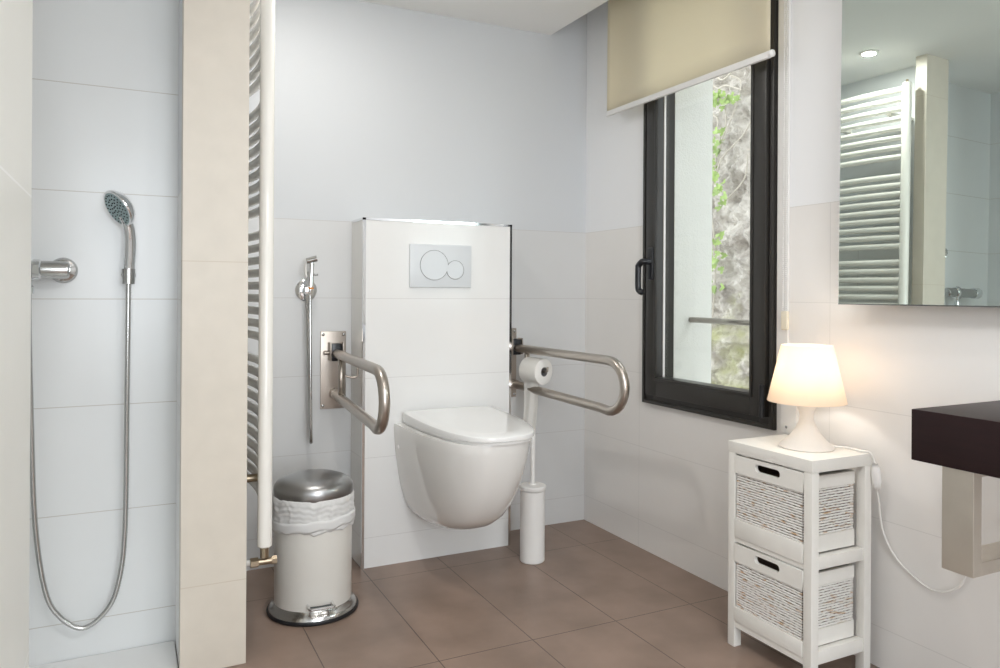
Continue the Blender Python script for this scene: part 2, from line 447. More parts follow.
# handle: backplate, neck, lever hanging down and outward
HY, HZ = -.527, 1.155
hd = new_obj('window_handle', bx(-.042, -.029, HY-.015, HY+.015, HZ-.064, HZ+.064, bev=.006, seg=3), M_black, win, 'auto')
bm = bmesh.new()
add_tube(bm, catmull([(-.040, HY, HZ+.008), (-.060, HY+.002, HZ+.008), (-.072, HY+.010, HZ+.007), (-.076, HY+.024, HZ-.006), (-.077, HY+.027, HZ-.02), (-.077, HY+.027, HZ-.092), (-.076, HY+.018, HZ-.108), (-.073, HY+.006, HZ-.113)], 6), lambda i, a: .012, 12)
new_obj('lever', bm, M_black, hd, True)
bm = bmesh.new(); add_tube(bm, [(-.042, SY0-.001, .64), (-.042, SY0-.001, .745)], .009, 14)
new_obj('hinge', bm, M_black, win, 'auto')
bm = bmesh.new(); add_tube(bm, [(-.042, SY0-.001, 2.22), (-.042, SY0-.001, 2.32)], .010, 14)
new_obj('hinge', bm, M_black, win, 'auto')

# outside
rail = new_obj('guard_rail', tube([(.176, EY0-.01, .932), (.176, EY1+.01, .932)], .0115, 16), M_steel, None, True)
tag(rail, 'horizontal round metal bar outside the window glass', 'rail')
bm = bmesh.new(); NY, NZ = 460, 280
grid = []
for j in range(NZ+1):
    row = []
    for i in range(NY+1):
        y = -2.4+5.2*i/NY; z = -.3+3.5*j/NZ
        d = .09*fractal(Vector((y*1.3, z*1.3, 0)), 1, 2, 3) + .055*noise(Vector((y*6, z*9, 3))) + .042*noise(Vector((y*15, z*21, 7))) + .026*noise(Vector((y*36, z*46, 9)))
        row.append(bm.verts.new((1.62+d, y, z)))
    grid.append(row)
for j in range(NZ):
    for i in range(NY): bm.faces.new((grid[j][i], grid[j][i+1], grid[j+1][i+1], grid[j+1][i]))
bk = [bm.verts.new((2.1, y, z)) for y, z in ((-2.4, -.3), (2.8, -.3), (2.8, 3.2), (-2.4, 3.2))]
bm.faces.new(bk)
rk = new_obj('rock_wall', bm, M_rock, None, True); rk['kind'] = 'structure'
struct('ground', bx(.286, 2.1, -3.8, 2.8, -.4, -.3), M_ground)

def leaf(bm, c, s, n, rot):
    pts = []
    for k in range(11):
        a = PI*(-.35)+k/10*PI*1.7
        pass
    shape = [(0, -.12), (.28, -.42), (.42, -.30), (.50, .0), (.30, .10), (.34, .42), (.16, .38), (0, .72), (-.16, .38), (-.34, .42), (-.30, .10), (-.50, .0), (-.42, -.30), (-.28, -.42)]
    q = Vector((0, 0, 1)).rotation_difference(n) @ Quaternion((0, 0, 1), rot)
    ctr = bm.verts.new(c); vs = [bm.verts.new(Vector(c)+q @ Vector((x*s, y*s, .16*s*(abs(x)-.1)))) for x, y in shape]
    for a, b in zip(vs, vs[1:]+vs[:1]): bm.faces.new((ctr, a, b))
LP = [(0.88, 2.33), (0.85, 2.3), (0.79, 2.3), (0.73, 2.3), (0.68, 2.27), (0.62, 2.26), (0.75, 2.24), (0.8, 2.25), (0.71, 2.25), (0.86, 2.1), (0.78, 2.06), (0.82, 2.03), (0.79, 2.01), (0.84, 1.99), (0.88, 2.01), (0.8, 1.94), (0.83, 1.88), (0.86, 1.83), (0.81, 1.81), (0.76, 1.77), (0.83, 1.77), (0.74, 1.72), (0.79, 1.71), (0.87, 1.68), (0.73, 1.64), (0.77, 1.6), (0.8, 1.39), (0.76, 1.4), (0.86, 1.29), (0.81, 1.27), (0.76, 1.27), (0.84, 1.21), (0.77, 1.19), (0.87, 1.12), (0.82, 1.08), (0.78, 1.06), (0.88, 0.53)]
for k in range(30): LP.append((.88+random.random()*.5, .7+random.random()*1.7))
ivy = empty('ivy_vine', 'green ivy climbing the rough rock wall outside the window', 'ivy')
bm = bmesh.new()
for (y, z) in LP:
    for k in range(2 if z > 1 else 1):
        leaf(bm, (1.50+random.uniform(-.02, .03), y+random.uniform(-.025, .025), z+random.uniform(-.025, .025)), random.uniform(.04, .062), Vector((-1, random.uniform(-.6, .3), random.uniform(-.1, .8))).normalized(), random.uniform(-1.2, 1.2)+PI)
new_obj('foliage', bm, M_leaf, ivy)
bm = bmesh.new()
for path in ([(.70, 2.42), (.63, 2.36), (.64, 2.2), (.77, 2.03), (.83, 1.88), (.86, 1.65), (.84, 1.39), (.85, 1.1), (.88, .5)],
             [(.75, 2.24), (.76, 2.12), (.79, 2.0), (.84, 1.85)], [(.95, 2.5), (.85, 2.38), (.72, 2.36), (.6, 2.3)], [(.52, 2.1), (.62, 2.02), (.76, 1.9), (.84, 1.75)], [(.55, 1.9), (.6, 1.75), (.74, 1.62)],
             [(.90, 2.24), (.84, 2.18), (.80, 2.1)], [(.88, 2.5), (.80, 2.42), (.66, 2.44)]):
    add_tube(bm, catmull([(1.53+.02*math.sin(i*2.1), y, z) for i, (y, z) in enumerate(path)], 6), lambda i, a: .0045, 6)
new_obj('stem', bm, M_stem, ivy, True)

# ------------------------------------------------------------------ roller blind
BXp = -.08
bl = empty('roller_blind', 'cream fabric roller blind pulled partly down over the window', 'blind')
bm = bmesh.new(); n = 40
yA, yB, zA, zB = -1.178, -.285, 1.795, H+.20
rows = []
for i in range(n+1):
    y = yA+(yB-yA)*i/n
    rows.append([bm.verts.new((BXp+.002*math.sin(i*.9)*(1-t), y, zA+(zB-zA)*t)) for t in [k/8 for k in range(9)]])
for a, b in zip(rows, rows[1:]):
    for k in range(8): bm.faces.new((a[k], b[k], b[k+1], a[k+1]))
fab = new_obj('fabric', bm, M_blind, bl, True)
sd = fab.modifiers.new('t', 'SOLIDIFY'); sd.thickness = .0006
new_obj('roller_tube', tube([(BXp+.02, yA-.01, H+.2), (BXp+.02, yB+.01, H+.2)], .022, 20), M_plast, bl, True)
new_obj('bottom_bar', bx(BXp-.006, BXp+.006, yA, yB, zA-.016, zA+.006, bev=.003), M_plast, bl, 'auto')
new_obj('end_cap', lathe([(0, 0), (.010, 0), (.0115, .003), (.0115, .011), (0, .012)], (BXp, yA+.001, zA-.004), 20, axis=(0, -1, 0)), M_plast, bl, True)
bm = bmesh.new()
for yy, dx in ((-1.187, .018), (-1.193, .030)):
    z = H+.2; z1 = .985
    add_tube(bm, [(-.038+dx*.5, yy, H+.2), (-.038+dx*.5, yy, .975)], .0009, 6)
    while z > z1:
        add_lathe(bm, [(0, -.0022), (.0019, -.0012), (.0019, .0012), (0, .0022)], (-.038+dx*.5, yy, z), 6); z -= .0062
new_obj('bead_chain', bm, M_plast, bl, True)
new_obj('chain_weight', bx(-.030, -.014-.003, -1.204, -1.178, .925, .985, bev=.005, seg=3), mat('ivory plastic', (.76, .70, .56, 1), .4), bl, 'auto')
put(bl, (BXp, (yA+yB)/2, H+.2))
gd = empty('blind_guide', 'white vertical channel on the wall beside the dark window', 'channel')
new_obj('channel', bx(-.010, -.0005, -1.187, -1.143, .70, H+.23, bev=.002), M_plast, gd, 'auto')
new_obj('end_box', bx(-.030, -.0005, -1.243, -1.182, .603, .70, bev=.003), M_plast, gd, 'auto')
new_obj('screw', lathe([(0, 0), (.0045, 0), (.004, .002), (0, .0025)], (-.030, -1.205, .622), 12, axis=(-1, 0, 0)), M_dchrome, gd, True)

# ------------------------------------------------------------------ flush plate
fp = empty('flush_plate', 'pale grey dual flush plate on the white cistern wall', 'flush plate', (-.782, BY, 1.14))
new_obj('cover_plate', bx(-.129, .129, -.013, -.0005, -.0835, .0835, bev=.0025), M_flush, fp, 'auto')
for nm, cx, cz, r in (('large_button', -.030, .003, .0575), ('small_button', .0585, -.014, .036)):
    b = new_obj('flush_button', lathe([(0, 0), (r-.0012, 0), (r, .0006), (r, .0018), (0, .0018)], (cx, -.0148, cz), 64, axis=(0, 1, 0)), M_flush, fp, 'auto')
    new_obj('groove', lathe([(r, .0001), (r+.0013, .0001), (r+.0013, .0016), (r, .0016)], (cx, -.0146 if nm[0] == 'l' else -.0144, cz), 64, axis=(0, 1, 0)), M_groove, b)

# ------------------------------------------------------------------ toilet
TX = -.775
def dshape(w, L, n=48, ex=2.5, cx=-.765, y0=BY):
    out = []
    for k in range(n+1):
        t = PI*k/n; c, s = math.cos(t), math.sin(t)
        x = w*math.copysign(abs(c)**(2/ex), c); y = y0 - L*abs(s)**(2/ex)
        out.append((cx-x, y))
    return out
def loft(layers, cap=True):
    bm = bmesh.new(); rings = [[bm.verts.new(p) for p in l] for l in layers]
    for a, b in zip(rings, rings[1:]):
        m = len(a)
        for k in range(m): bm.faces.new((a[k], a[(k+1) % m], b[(k+1) % m], b[k]))
    if cap: bm.faces.new(rings[0]); bm.faces.new(rings[-1])
    bmesh.ops.recalc_face_normals(bm, faces=bm.faces)
    return bm
toilet = empty('toilet', 'white wall-hung toilet with closed lid on the cistern wall', 'toilet')
lay = []
prof = [(.170, .070, .14), (.174, .100, .22), (.186, .124, .282), (.210, .144, .345), (.248, .160, .400), (.295, .174, .442), (.345, .184, .474), (.41, .194, .502), (.46, .199, .518), (.50, .202, .528), (.525, .203, .532), (.537, .201, .530)]
for z, w, L in prof:
    ex = 2.3+.5*min(1, (z-.172)/.3)
    lay.append([(x, y, z) for x, y in dshape(w, L, ex=ex)])
bowl = new_obj('bowl', loft(lay), M_ceramic, toilet, 'auto')
auto(bowl, 1.0)
# side recess cover line
seatL = [[(x, y, z) for x, y in dshape(w, L, ex=2.95, y0=BY-.034, cx=-.754)] for z, w, L in ((.5375, .176, .505), (.5375, .180, .510), (.545, .181, .511), (.547, .179, .509))]
new_obj('seat', loft(seatL), M_seat, toilet, 'auto')
lid = []
def lidlayer(w, L, dz, ex=2.95):
    return [(x, y, .5465+dz+.017*(1-min(1, (BY-.034-y)/.5))*(dz > .003)) for x, y in dshape(w, L, ex=ex, y0=BY-.034, cx=-.754)]
for w, L, dz in ((.182, .510, 0), (.188, .516, .002), (.189, .517, .012), (.187, .515, .0165), (.181, .509, .0195), (.146, .45, .0215), (.08, .30, .0225), (.02, .1, .023)):
    lid.append(lidlayer(w, L, dz))
new_obj('lid', loft(lid), M_seat, toilet, 'auto')
for sx in (-.07, .07): new_obj('hinge', tube([(TX+sx-.022, BY-.018, .558), (TX+sx+.022, BY-.018, .558)], .014, 16), M_seat, toilet, 'auto')
new_obj('fixing_cap', lathe([(0, 0), (.009, 0), (.008, .002), (0, .0025)], (TX-.1875, BY-.045, .455), 16, axis=(-1, -.1, 0)), M_plast, toilet, True)
put(toilet, (TX, BY, .2))

# ------------------------------------------------------------------ grab rails
def grab_rail(name_label, xp, x0, x1, mirror, roll):
    g = empty('grab_rail', name_label, 'grab rail', group=None)
    s = -1 if mirror else 1
    pl = new_obj('wall_plate', bx(xp-.05, xp+.05, -.007, -.0005, .583, .884, bev=.003), M_plate, g, 'auto')
    for dx in (-.04, .04):
        for z in (.596, .871): new_obj('screw', lathe([(0, 0), (.006, 0), (.005, .003), (0, .0035)], (xp+dx, -.007, z), 12, axis=(0, -1, 0)), M_dchrome, pl, True)
    def P(t, z): return (x0+(x1-x0)*t, -.028-(.715)*t, z)
    zt0, zt1, zb0, zb1 = .800, .794, .641, .612
    pts = [P(0, zt0), P(.3, zt0+.002), P(.6, zt0+.004), P(.80, zt1)]
    rr = (zt1-zb1)/2; cx = 1-rr/.715
    pts = [P(t, zt0+(zt1-zt0)*t) for t in (0, .2, .4, .6, cx-.05)]
    zc = (zt1+zb1)/2
    for k in range(0, 13): a = PI/2-PI*k/12; pts.append(P(cx+rr/.715*math.cos(a)*.95, zc+rr*math.sin(a)))
    pts += [P(t, zb1+(zb0-zb1)*(1-t)) for t in (cx-.06, .6, .4, .2, 0)]
    new_obj('rail_tube', tube(pts, .0175, 20), M_steel, g, 'auto')
    new_obj('brace', tube([P(.125, zt0), P(.14, zb0-.01)], .011, 12), M_steel, g, True)
    for d in (-.024, .024): new_obj('hinge_bracket', bx(x0+d-.002, x0+d+.002, -.052, -.007, .772, .842, .0015), M_plate, g, 'auto')
    new_obj('hinge_block', bx(x0-.019, x0+.019, -.046, -.008, .770, .838, bev=.004), M_black, g, 'auto')
    new_obj('pivot_pin', tube([(x0-.045, -.028, .802), (x0+.034, -.028, .802)], .0075, 12), M_plate, g, 'auto')
    new_obj('lower_bracket', tube([(x0-s*.0, -.004, zb0), (x0, -.036, zb0)], .021, 16), M_plate, g, 'auto')
    if not roll:
        new_obj('hook', tube(catmull([(x0+.008, -.125, .722), (x0+.03, -.13, .716), (x0+.045, -.135, .715), (x0+.055, -.137, .722), (x0+.056, -.138, .752)], 5), .004, 8), M_plate, g, True)
    return g
gl = grab_rail('left stainless steel fold-down grab rail between bidet sprayer and toilet', -1.162, -1.158, -1.188, True, False)
put(gl, (-1.162, 0, .73))
gr = grab_rail('right stainless steel grab rail carrying the toilet paper roll', -.408, -.375, -.310, False, True)
RC = Vector((-.372, -.150, .712)); AX = Vector((.62, -.78, -.03)).normalized()
AX = Vector((.30, -.95, -.02)).normalized()
RC = Vector((-.350, -.165, .712))
a0 = RC-AX*.075
new_obj('roll_holder', tube([(-.363, -.105, .75), (-.368, -.098, .73), tuple(a0+Vector((0, 0, .004))), tuple(RC-AX*.03), tuple(RC+AX*.056), tuple(RC+AX*.066+Vector((0, 0, .004))), tuple(RC+AX*.068+Vector((0, 0, .022)))], .0045, 10), M_plate, gr, True)
put(gr, (-.408, 0, .73))
tr = empty('toilet_roll', 'white toilet paper roll hanging on the right grab rail', 'toilet roll')
ROT = Quaternion()
new_obj('roll', lathe([(.019, -.048), (.051, -.048), (.054, -.046), (.054, .046), (.051, .048), (.019, .048)], RC, 48, axis=AX), M_paper, tr, 'auto')
new_obj('core', lathe([(.0188, -.049), (.0195, -.049), (.0195, .0495), (.0180, .0495), (.0180, -.049)], RC, 32, axis=AX), M_card, tr, 'auto')
bm = bmesh.new()
side = AX; outw = side.cross(Vector((0, 0, 1))).normalized()  # horizontal, perpendicular to the axis
if outw.y > 0 and False: outw = -outw
prev = None
cols = 12; path = []
for k in range(0): a = 0
for k in range(17):
    a = PI*.6-PI*.93*k/16; path.append((outw*(.0547*math.cos(a)), .0547*math.sin(a)))
for k in range(1, 22): path.append((outw*(.0547*math.cos(PI*.33)-.004*math.sin(k*.25)+.0004*k), -.0547*math.sin(PI*.33)-.012*k))
rws = []
for i, (h, z) in enumerate(path):
    w = .046-(.006 if i > 20 else .0003*i)
    row = []
    for c in range(cols+1):
        u = -1+2*c/cols
        wob = .004*math.sin(u*5+i*.1)*max(0, (i-8)/26)
        row.append(bm.verts.new(RC+h+Vector((0, 0, z))+side*(u*w)+outw*wob))
    rws.append(row)
for a, b in zip(rws, rws[1:]):
    for c in range(cols): bm.faces.new((a[c], a[c+1], b[c+1], b[c]))
st = new_obj('paper_strip', bm, M_strip, tr, True)
put(tr, tuple(RC))

# ------------------------------------------------------------------ toilet brush
BR = Vector((-.470, -.362, 0))
h = empty('toilet_brush_holder', 'tall white cylindrical toilet brush holder on the floor', 'brush holder', tuple(BR))
new_obj('body', lathe([(0, 0), (.045, 0), (.048, .004), (.048, .272), (.046, .274), (.043, .272), (.043, .012), (0, .012)], n=48), M_plast, h, 'auto')
t = empty('toilet_brush', 'white toilet brush with slim handle standing in its holder', 'toilet brush', tuple(BR+Vector((0, 0, .014))))
new_obj('lid', lathe([(0, .262), (.050, .262), (.052, .266), (.052, .276), (.049, .280), (.016, .282), (.013, .288), (0, .289)], n=48), M_plast, t, 'auto')
new_obj('handle', lathe([(0, .285), (.008, .286), (.0085, .30), (.0095, .45), (.0095, .472), (.007, .476), (0, .477)], n=20), M_plast, t, 'auto')
new_obj('bristles', lathe([(0, .002), (.03, .004), (.036, .03), (.034, .075), (.008, .09), (.006, .262), (0, .262)], n=24), M_plast, t, 'auto')

# ------------------------------------------------------------------ pedal bin
BC = Vector((-1.330, -.434, 0))
pb = empty('pedal_bin', 'round cream pedal bin with domed steel lid under the sprayer', 'bin', tuple(BC))
new_obj('base_ring', lathe([(.121, .042), (.124, .034), (.133, .027), (.140, .020), (.142, .013), (.140, .010), (.115, .010)], n=72), M_dchrome, pb, 'auto')
new_obj('rubber_base', lathe([(0, 0), (.142, 0), (.146, .003), (.147, .008), (.145, .013), (.13, .014), (0, .014)], n=72), M_rubber, pb, 'auto')
new_obj('bucket', lathe([(0, .016), (.121, .016), (.123, .02), (.124, .37), (.1245, .377), (.120, .378), (.119, .03), (0, .03)], n=72), M_bucket, pb, 'auto')
new_obj('lid', lathe([(.121, .3745), (.1245, .3745), (.1265, .378), (.127, .398), (.125, .409), (.119, .418), (.105, .427), (.085, .435), (.06, .441), (.03, .4445), (0, .4455)], n=72), M_lid, pb, 'auto')
# pedal faces the camera
pd = Vector((-.04, -1, 0)).normalized(); ps = Vector((1, -.04, 0)).normalized()
bm = bmesh.new()
def bp(a, b, z): return pd*a+ps*b+Vector((0, 0, z))
add_tube(bm, [bp(.111, -.038, .058), bp(.153, -.038, .058), bp(.161, -.034, .059), bp(.161, .034, .059), bp(.153, .038, .058), bp(.111, .038, .058)], .0042, 10)
new_obj('pedal', bm, M_chrome, pb, 'auto')
bm = bmesh.new(); Mx = Matrix((( ps.x, pd.x, 0, 0), (ps.y, pd.y, 0, 0), (0, 0, 1, 0), (0, 0, 0, 1)))
add_box(bm, -.034, .034, .1205, .1255, .042, .053, .001, M=Mx)
new_obj('pedal_slot', bm, M_groove, pb)
bm = bmesh.new(); add_box(bm, -.02, .02, .121, .135, .35, .376, .003, M=Mx @ Matrix.Rotation(PI, 4, 'Z'))
new_obj('hinge', bm, M_dchrome, pb, 'auto')
# bin bag, folded over the rim
bg = empty('bin_bag', 'crumpled white bin bag folded over the rim of the bin', 'bin bag', tuple(BC))
def crease(v, a, j):
    k = min(1, j/3)
    f = .0034*noise(Vector((math.cos(a)*3.5, math.sin(a)*3.5, v.z*30))) + .0016*noise(Vector((math.cos(a)*7, math.sin(a)*7, v.z*50+5))) + .0030*(1-abs(math.sin(a*4+v.z*45+5*noise(Vector((math.cos(a)*1.6, math.sin(a)*1.6, v.z*9))))))**3
    r = 1+k*f/.137*1.1
    z = v.z + (.010*noise(Vector((math.cos(a)*2, math.sin(a)*2, 2)))+.006*noise(Vector((math.cos(a)*7, math.sin(a)*7, 4))))*(1 if 2 < j else .1)
    return Vector((v.x*r, v.y*r, z))
prof = [(.1175, .34), (.1185, .379), (.1262, .3815), (.1290, .375)] + [(.1300+.0012*math.sin(q*1.7), .370-.0045*q) for q in range(20)] + [(.1295, .281), (.1265, .278)]
new_obj('bag_skirt', lathe(prof, n=200, fn=crease), M_bag, bg, True)
def band(v, a, j):
    return Vector((v.x, v.y, v.z+.009*math.sin(a*1.0+2.2)+.004*noise(Vector((math.cos(a)*3, math.sin(a)*3, 8)))+.003*math.sin(a*11)*(j in (1, 2)))) * 1
bm = lathe([(.1295, .284), (.1335, .284), (.1348, .290), (.1342, .298), (.1350, .307), (.1335, .314), (.1295, .315)], n=160, fn=band)
new_obj('bag_band', bm, M_bag, bg, True)

# ------------------------------------------------------------------ bidet sprayer
bs = empty('bidet_sprayer', 'chrome hand bidet sprayer hooked on the back wall', 'sprayer')
SX, SZ = -1.268, 1.043
new_obj('wall_flange', lathe([(0, 0), (.041, 0), (.041, .004), (.034, .009), (.014, .012), (0, .012)], (SX, -.0005, SZ), 40, axis=(0, -1, 0)), M_chrome, bs, 'auto')
bm = bmesh.new(); add_tube(bm, [(SX, -.008, SZ), (SX, -.055, SZ)], .0125, 16); add_tube(bm, [(SX+.0, -.040, SZ-.018), (SX, -.040, SZ+.045)], .011, 16)
add_box(bm, SX-.020, SX+.010, -.084, -.044, SZ-.014, SZ+.012, .004)
new_obj('valve_holder', bm, M_chrome, bs, 'auto')
new_obj('valve_stem', tube([(SX+.002, -.044, SZ+.044), (SX+.002, -.044, SZ+.07)], .007, 12), M_dchrome, bs, 'auto')
hx, hy = SX+.000, -.074
new_obj('spray_handle', lathe([(0, -.012), (.011, -.012), (.0125, 0), (.0125, .03), (.0105, .06), (.009, .088), (.0085, .11), (0, .112)], (hx, hy, SZ-.008), 20, axis=(.05, -.02, 1)), M_chrome, bs, 'auto')
new_obj('orange_seal', lathe([(.0128, 0), (.0136, .001), (.0136, .007), (.0128, .008)], (hx, hy, SZ+.003), 20), M_orange, bs)
new_obj('spray_head', tube([(hx-.014, hy-.004, SZ+.108), (hx+.022, hy-.014, SZ+.119)], .0115, 18), M_dchrome, bs, 'auto')
bm = bmesh.new(); add_tube(bm, catmull([(hx-.012, hy, SZ+.100), (hx-.017, hy, SZ+.085), (hx-.017, hy, SZ+.06), (hx-.012, hy, SZ+.05)], 4), .0045, 8)
new_obj('trigger', bm, M_gasket, bs, True)
new_obj('knob', tube([(hx+.008, hy, SZ+.058), (hx+.028, hy-.006, SZ+.058)], .0035, 10), M_dchrome, bs, True)
# the hose drops and climbs again, seen nearly edge-on
d = Vector((.30, .95, 0)).normalized()
c0 = Vector((hx, hy, 0)); w = .055
dv = Vector((.20, .98, 0)); pv = Vector((.98, -.20, 0))
pts = [Vector((hx, hy, z))+dv*a+pv*b for z, a, b in ((SZ-.015, 0, 0), (.95, 0, 0), (.80, -.008, .002), (.62, -.012, .004), (.51, -.01, .006), (.470, .012, .007), (.505, .04, .006), (.62, .045, .002), (.80, .045, -.004), (.95, .04, -.009), (SZ-.02, .034, -.012))]
hose(pts, .0066, bs, M_dchrome)
put(bs, (SX, 0, SZ))

# ------------------------------------------------------------------ towel radiator
RX, RY = -1.522, -.667
ra = empty('towel_radiator', 'tall white ladder towel radiator beside the cream pier', 'radiator')
RY2 = -.145
for y in (RY, RY2): new_obj('post', lathe([(0, .300), (.018, .300), (.0205, .303), (.0205, 2.055), (.018, 2.06), (0, 2.06)], (RX, y, 0), 24), M_enamel, ra, 'auto')
zs = [2.035-.0455*k for k in range(8)] + [1.625-.041*k for k in range(9)] + [1.22-.041*k for k in range(9)] + [.815-.041*k for k in range(11)]
barm = None
for z in zs:
    if barm is None:
        pts = [(RX-.004+.027*math.sin(PI*t), RY+(RY2-RY)*t, 0) for t in [k/16 for k in range(17)]]
        b = new_obj('bar', tube(pts, .0138, 14), M_enamel, ra, True); barm = b.data
    else:
        b = bpy.data.objects.new('bar', barm); COL.objects.link(b); b.parent = ra
    b.location = (0, 0, z)
for y, z in ((RY+.09, 1.93), (RY+.09, .48), (RY2-.09, 1.93), (RY2-.09, .48)):
    new_obj('wall_bracket', tube([(-1.70, y, z), (RX+.0, y, z)], .012, 12), M_brass if z < 1 else M_enamel, ra, 'auto')
vz = .257
bm = bmesh.new(); add_tube(bm, [(RX, RY, .302), (RX, RY, vz+.012)], lambda i, a: .0125, 8)
add_tube(bm, [(RX-.036, RY, vz), (RX+.024, RY, vz)], .0095, 16)
add_tube(bm, [(RX-.040, RY, vz), (RX-.018, RY, vz)], .0145, 6); add_tube(bm, [(RX+.020, RY, vz), (RX+.034, RY, vz)], .0125, 6)
new_obj('valve', bm, M_brass, ra, 'auto')
new_obj('pipe', tube([(-1.70, RY+.05, vz), (-1.64, RY+.045, vz), (-1.585, RY+.02, vz), (RX-.037, RY, vz)], .0085, 14), M_plast, ra, 'auto')
new_obj('air_vent', tube([(RX, RY, 2.058), (RX, RY, 2.075)], .006, 8), M_brass, ra, 'auto')
put(ra, (RX, (RY+RY2)/2, .3))

# ------------------------------------------------------------------ shower fittings
SYW = -.513
mx = empty('shower_mixer', 'chrome thermostatic bar mixer on the shower wall', 'shower mixer')
MZ, MY = 1.092, SYW-.058
new_obj('mixer_body', lathe([(0, 0), (.018, 0), (.0225, .004), (.0235, .012), (.0235, .235), (0, .235)], (-2.022, MY, MZ), 32, axis=(-1, 0, 0)), M_dchrome, mx, 'auto')
for xx in (-2.040, -2.215):
    new_obj('flange', lathe([(0, 0), (.035, 0), (.035, .006), (.030, .014), (.019, .018), (.019, .058), (0, .058)], (xx, SYW-.0005, MZ), 40, axis=(0, -1, 0)), M_dchrome, mx, 'auto')
new_obj('temperature_knob', lathe([(0, 0), (.027, 0), (.029, .004), (.029, .04), (.025, .048), (0, .048)], (-2.255, MY, MZ), 32, axis=(-1, 0, 0)), M_chrome, mx, 'auto')
new_obj('collar', lathe([(.024, 0), (.028, .003), (.028, .018), (.024, .021)], (-2.088, MY, MZ), 32, axis=(-1, 0, 0)), M_chrome, mx, 'auto')
new_obj('hose_outlet', lathe([(0, 0), (.010, 0), (.0105, .012), (.0085, .016), (.0085, .022), (.0125, .026), (.0125, .044), (0, .044)], (-2.116, MY, MZ-.020), 20, axis=(0, 0, -1)), M_chrome, mx, 'auto')
put(mx, (-2.13, SYW, MZ))
sh = empty('hand_shower', 'round chrome hand shower on its wall bracket', 'hand shower')
HX, HYs = -1.879, SYW-.050
new_obj('wall_bracket', lathe([(0, 0), (.019, 0), (.019, .004), (.012, .010), (.012, .034), (0, .034)], (HX, SYW-.0005, 1.082), 24, axis=(0, -1, 0)), M_dchrome, sh, 'auto')
new_obj('bracket_clip', lathe([(.0135, -.022), (.0165, -.022), (.0175, .020), (.0145, .020)], (HX, HYs, 1.078), 24), M_dchrome, sh, 'auto')
hp = catmull([(HX, HYs, 1.055), (HX+.001, HYs, 1.09), (HX+.003, HYs-.004, 1.14), (HX+.003, HYs-.010, 1.185), (HX-.002, HYs-.018, 1.22), (HX-.012, HYs-.026, 1.245)], 6)
new_obj('handle', tube(hp, lambda i, a: .0125+.0035*math.sin(min(1, a/.19)*PI*.9), 20), M_chrome, sh, True)
nrm = (-.50*RIGHT - .50*Vector((0, 0, 1)) - .70*FWD).normalized()
hc = Vector((HX-.026, HYs-.038, 1.262))
new_obj('spray_housing', lathe([(0, -.030), (.022, -.029), (.042, -.020), (.053, -.006), (.0545, .001), (.053, .004), (.048, .0045)], hc, 48, axis=nrm), M_chrome, sh, 'auto')
fc = new_obj('spray_face', lathe([(0, .0050), (.047, .0050), (.049, .003), (.049, .0)], hc, 48, axis=nrm), M_face, sh, 'auto')
bm = bmesh.new(); q = Vector((0, 0, 1)).rotation_difference(nrm)
for rr, nn in ((.009, 6), (.019, 11), (.030, 16), (.041, 22)):
    for k in range(nn):
        a = 2*PI*k/nn+rr*40
        add_lathe(bm, [(.0022, 0), (.0022, .0022), (0, .0028)], hc+q @ Vector((rr*math.cos(a), rr*math.sin(a), .0045)), 6, axis=nrm)
new_obj('nozzles', bm, M_nozz, fc)
put(sh, (HX, SYW, 1.082))
hp = [(-1.879, HYs, 1.056), (-1.8795, -.562, .95), (-1.881, -.56, .73), (-1.884, -.56, .366), (-1.901, -.56, .214), (-1.932, -.56, .145), (-1.986, -.56, .110), (-2.041, -.56, .151), (-2.076, -.56, .23), (-2.100, -.562, .422), (-2.111, -.565, .743), (-2.1155, -.57, .95), (-2.116, MY, MZ-.062)]
ho = hose(hp, .0072, None, M_dchrome, name='shower_hose', pitch=.007)
tag(ho, 'long metal shower hose hanging in a loop in the shower', 'hose')

# ------------------------------------------------------------------ mirror
mr = empty('mirror', 'large frameless wall mirror above the dark counter', 'mirror')
ang, tilt = .02, .01
W_, H_ = 1.15, 1.0
bm = bmesh.new(); add_box(bm, -.006, 0, -W_, 0, 0, H_, .0008)
gl_ = new_obj('mirror_glass', bm, M_mirror, mr)
new_obj('backing_panel', bx(.0005, .030, -W_+.012, -.012, .012, H_-.012), mat('grey backing', (.20, .20, .19, 1), .6), mr)
new_obj('edge_strip', bx(-.0065, .001, -W_, 0, -.0025, .0), M_groove, mr)
mr.location = (-.060, -1.423, 1.0125)
mr.rotation_euler = (0, tilt, ang)

# ------------------------------------------------------------------ storage cabinet with two baskets
CX0, CX1, CY0, CY1, CZ = -.278, -.048, -1.520, -1.216, .603
cb = empty('storage_cabinet', 'whitewashed wooden cabinet with two woven drawers under the lamp', 'cabinet')
new_obj('top', bx(CX0-.001, CX1+.001, CY0-.001, CY1+.001, CZ-.033, CZ, bev=.0015), M_wood, cb, 'auto')
LW = .027
for x in (CX0, CX1-LW):
    for y in (CY0, CY1-LW): new_obj('leg', bx(x, x+LW, y, y+LW, 0, CZ-.033, bev=.0015), M_wood, cb, 'auto')
for y in (CY0+.004, CY1-.024):
    for z0, z1 in ((.312, .345), (.062, .098)): new_obj('side_rail', bx(CX0+LW, CX1-LW, y, y+.020, z0, z1, bev=.001), M_wood, cb, 'auto')
for z0, z1 in ((.311, .324), (.060, .077)): new_obj('front_rail', bx(CX0+.001, CX0+.020, CY0+LW, CY1-LW, z0, z1), M_wood, cb)
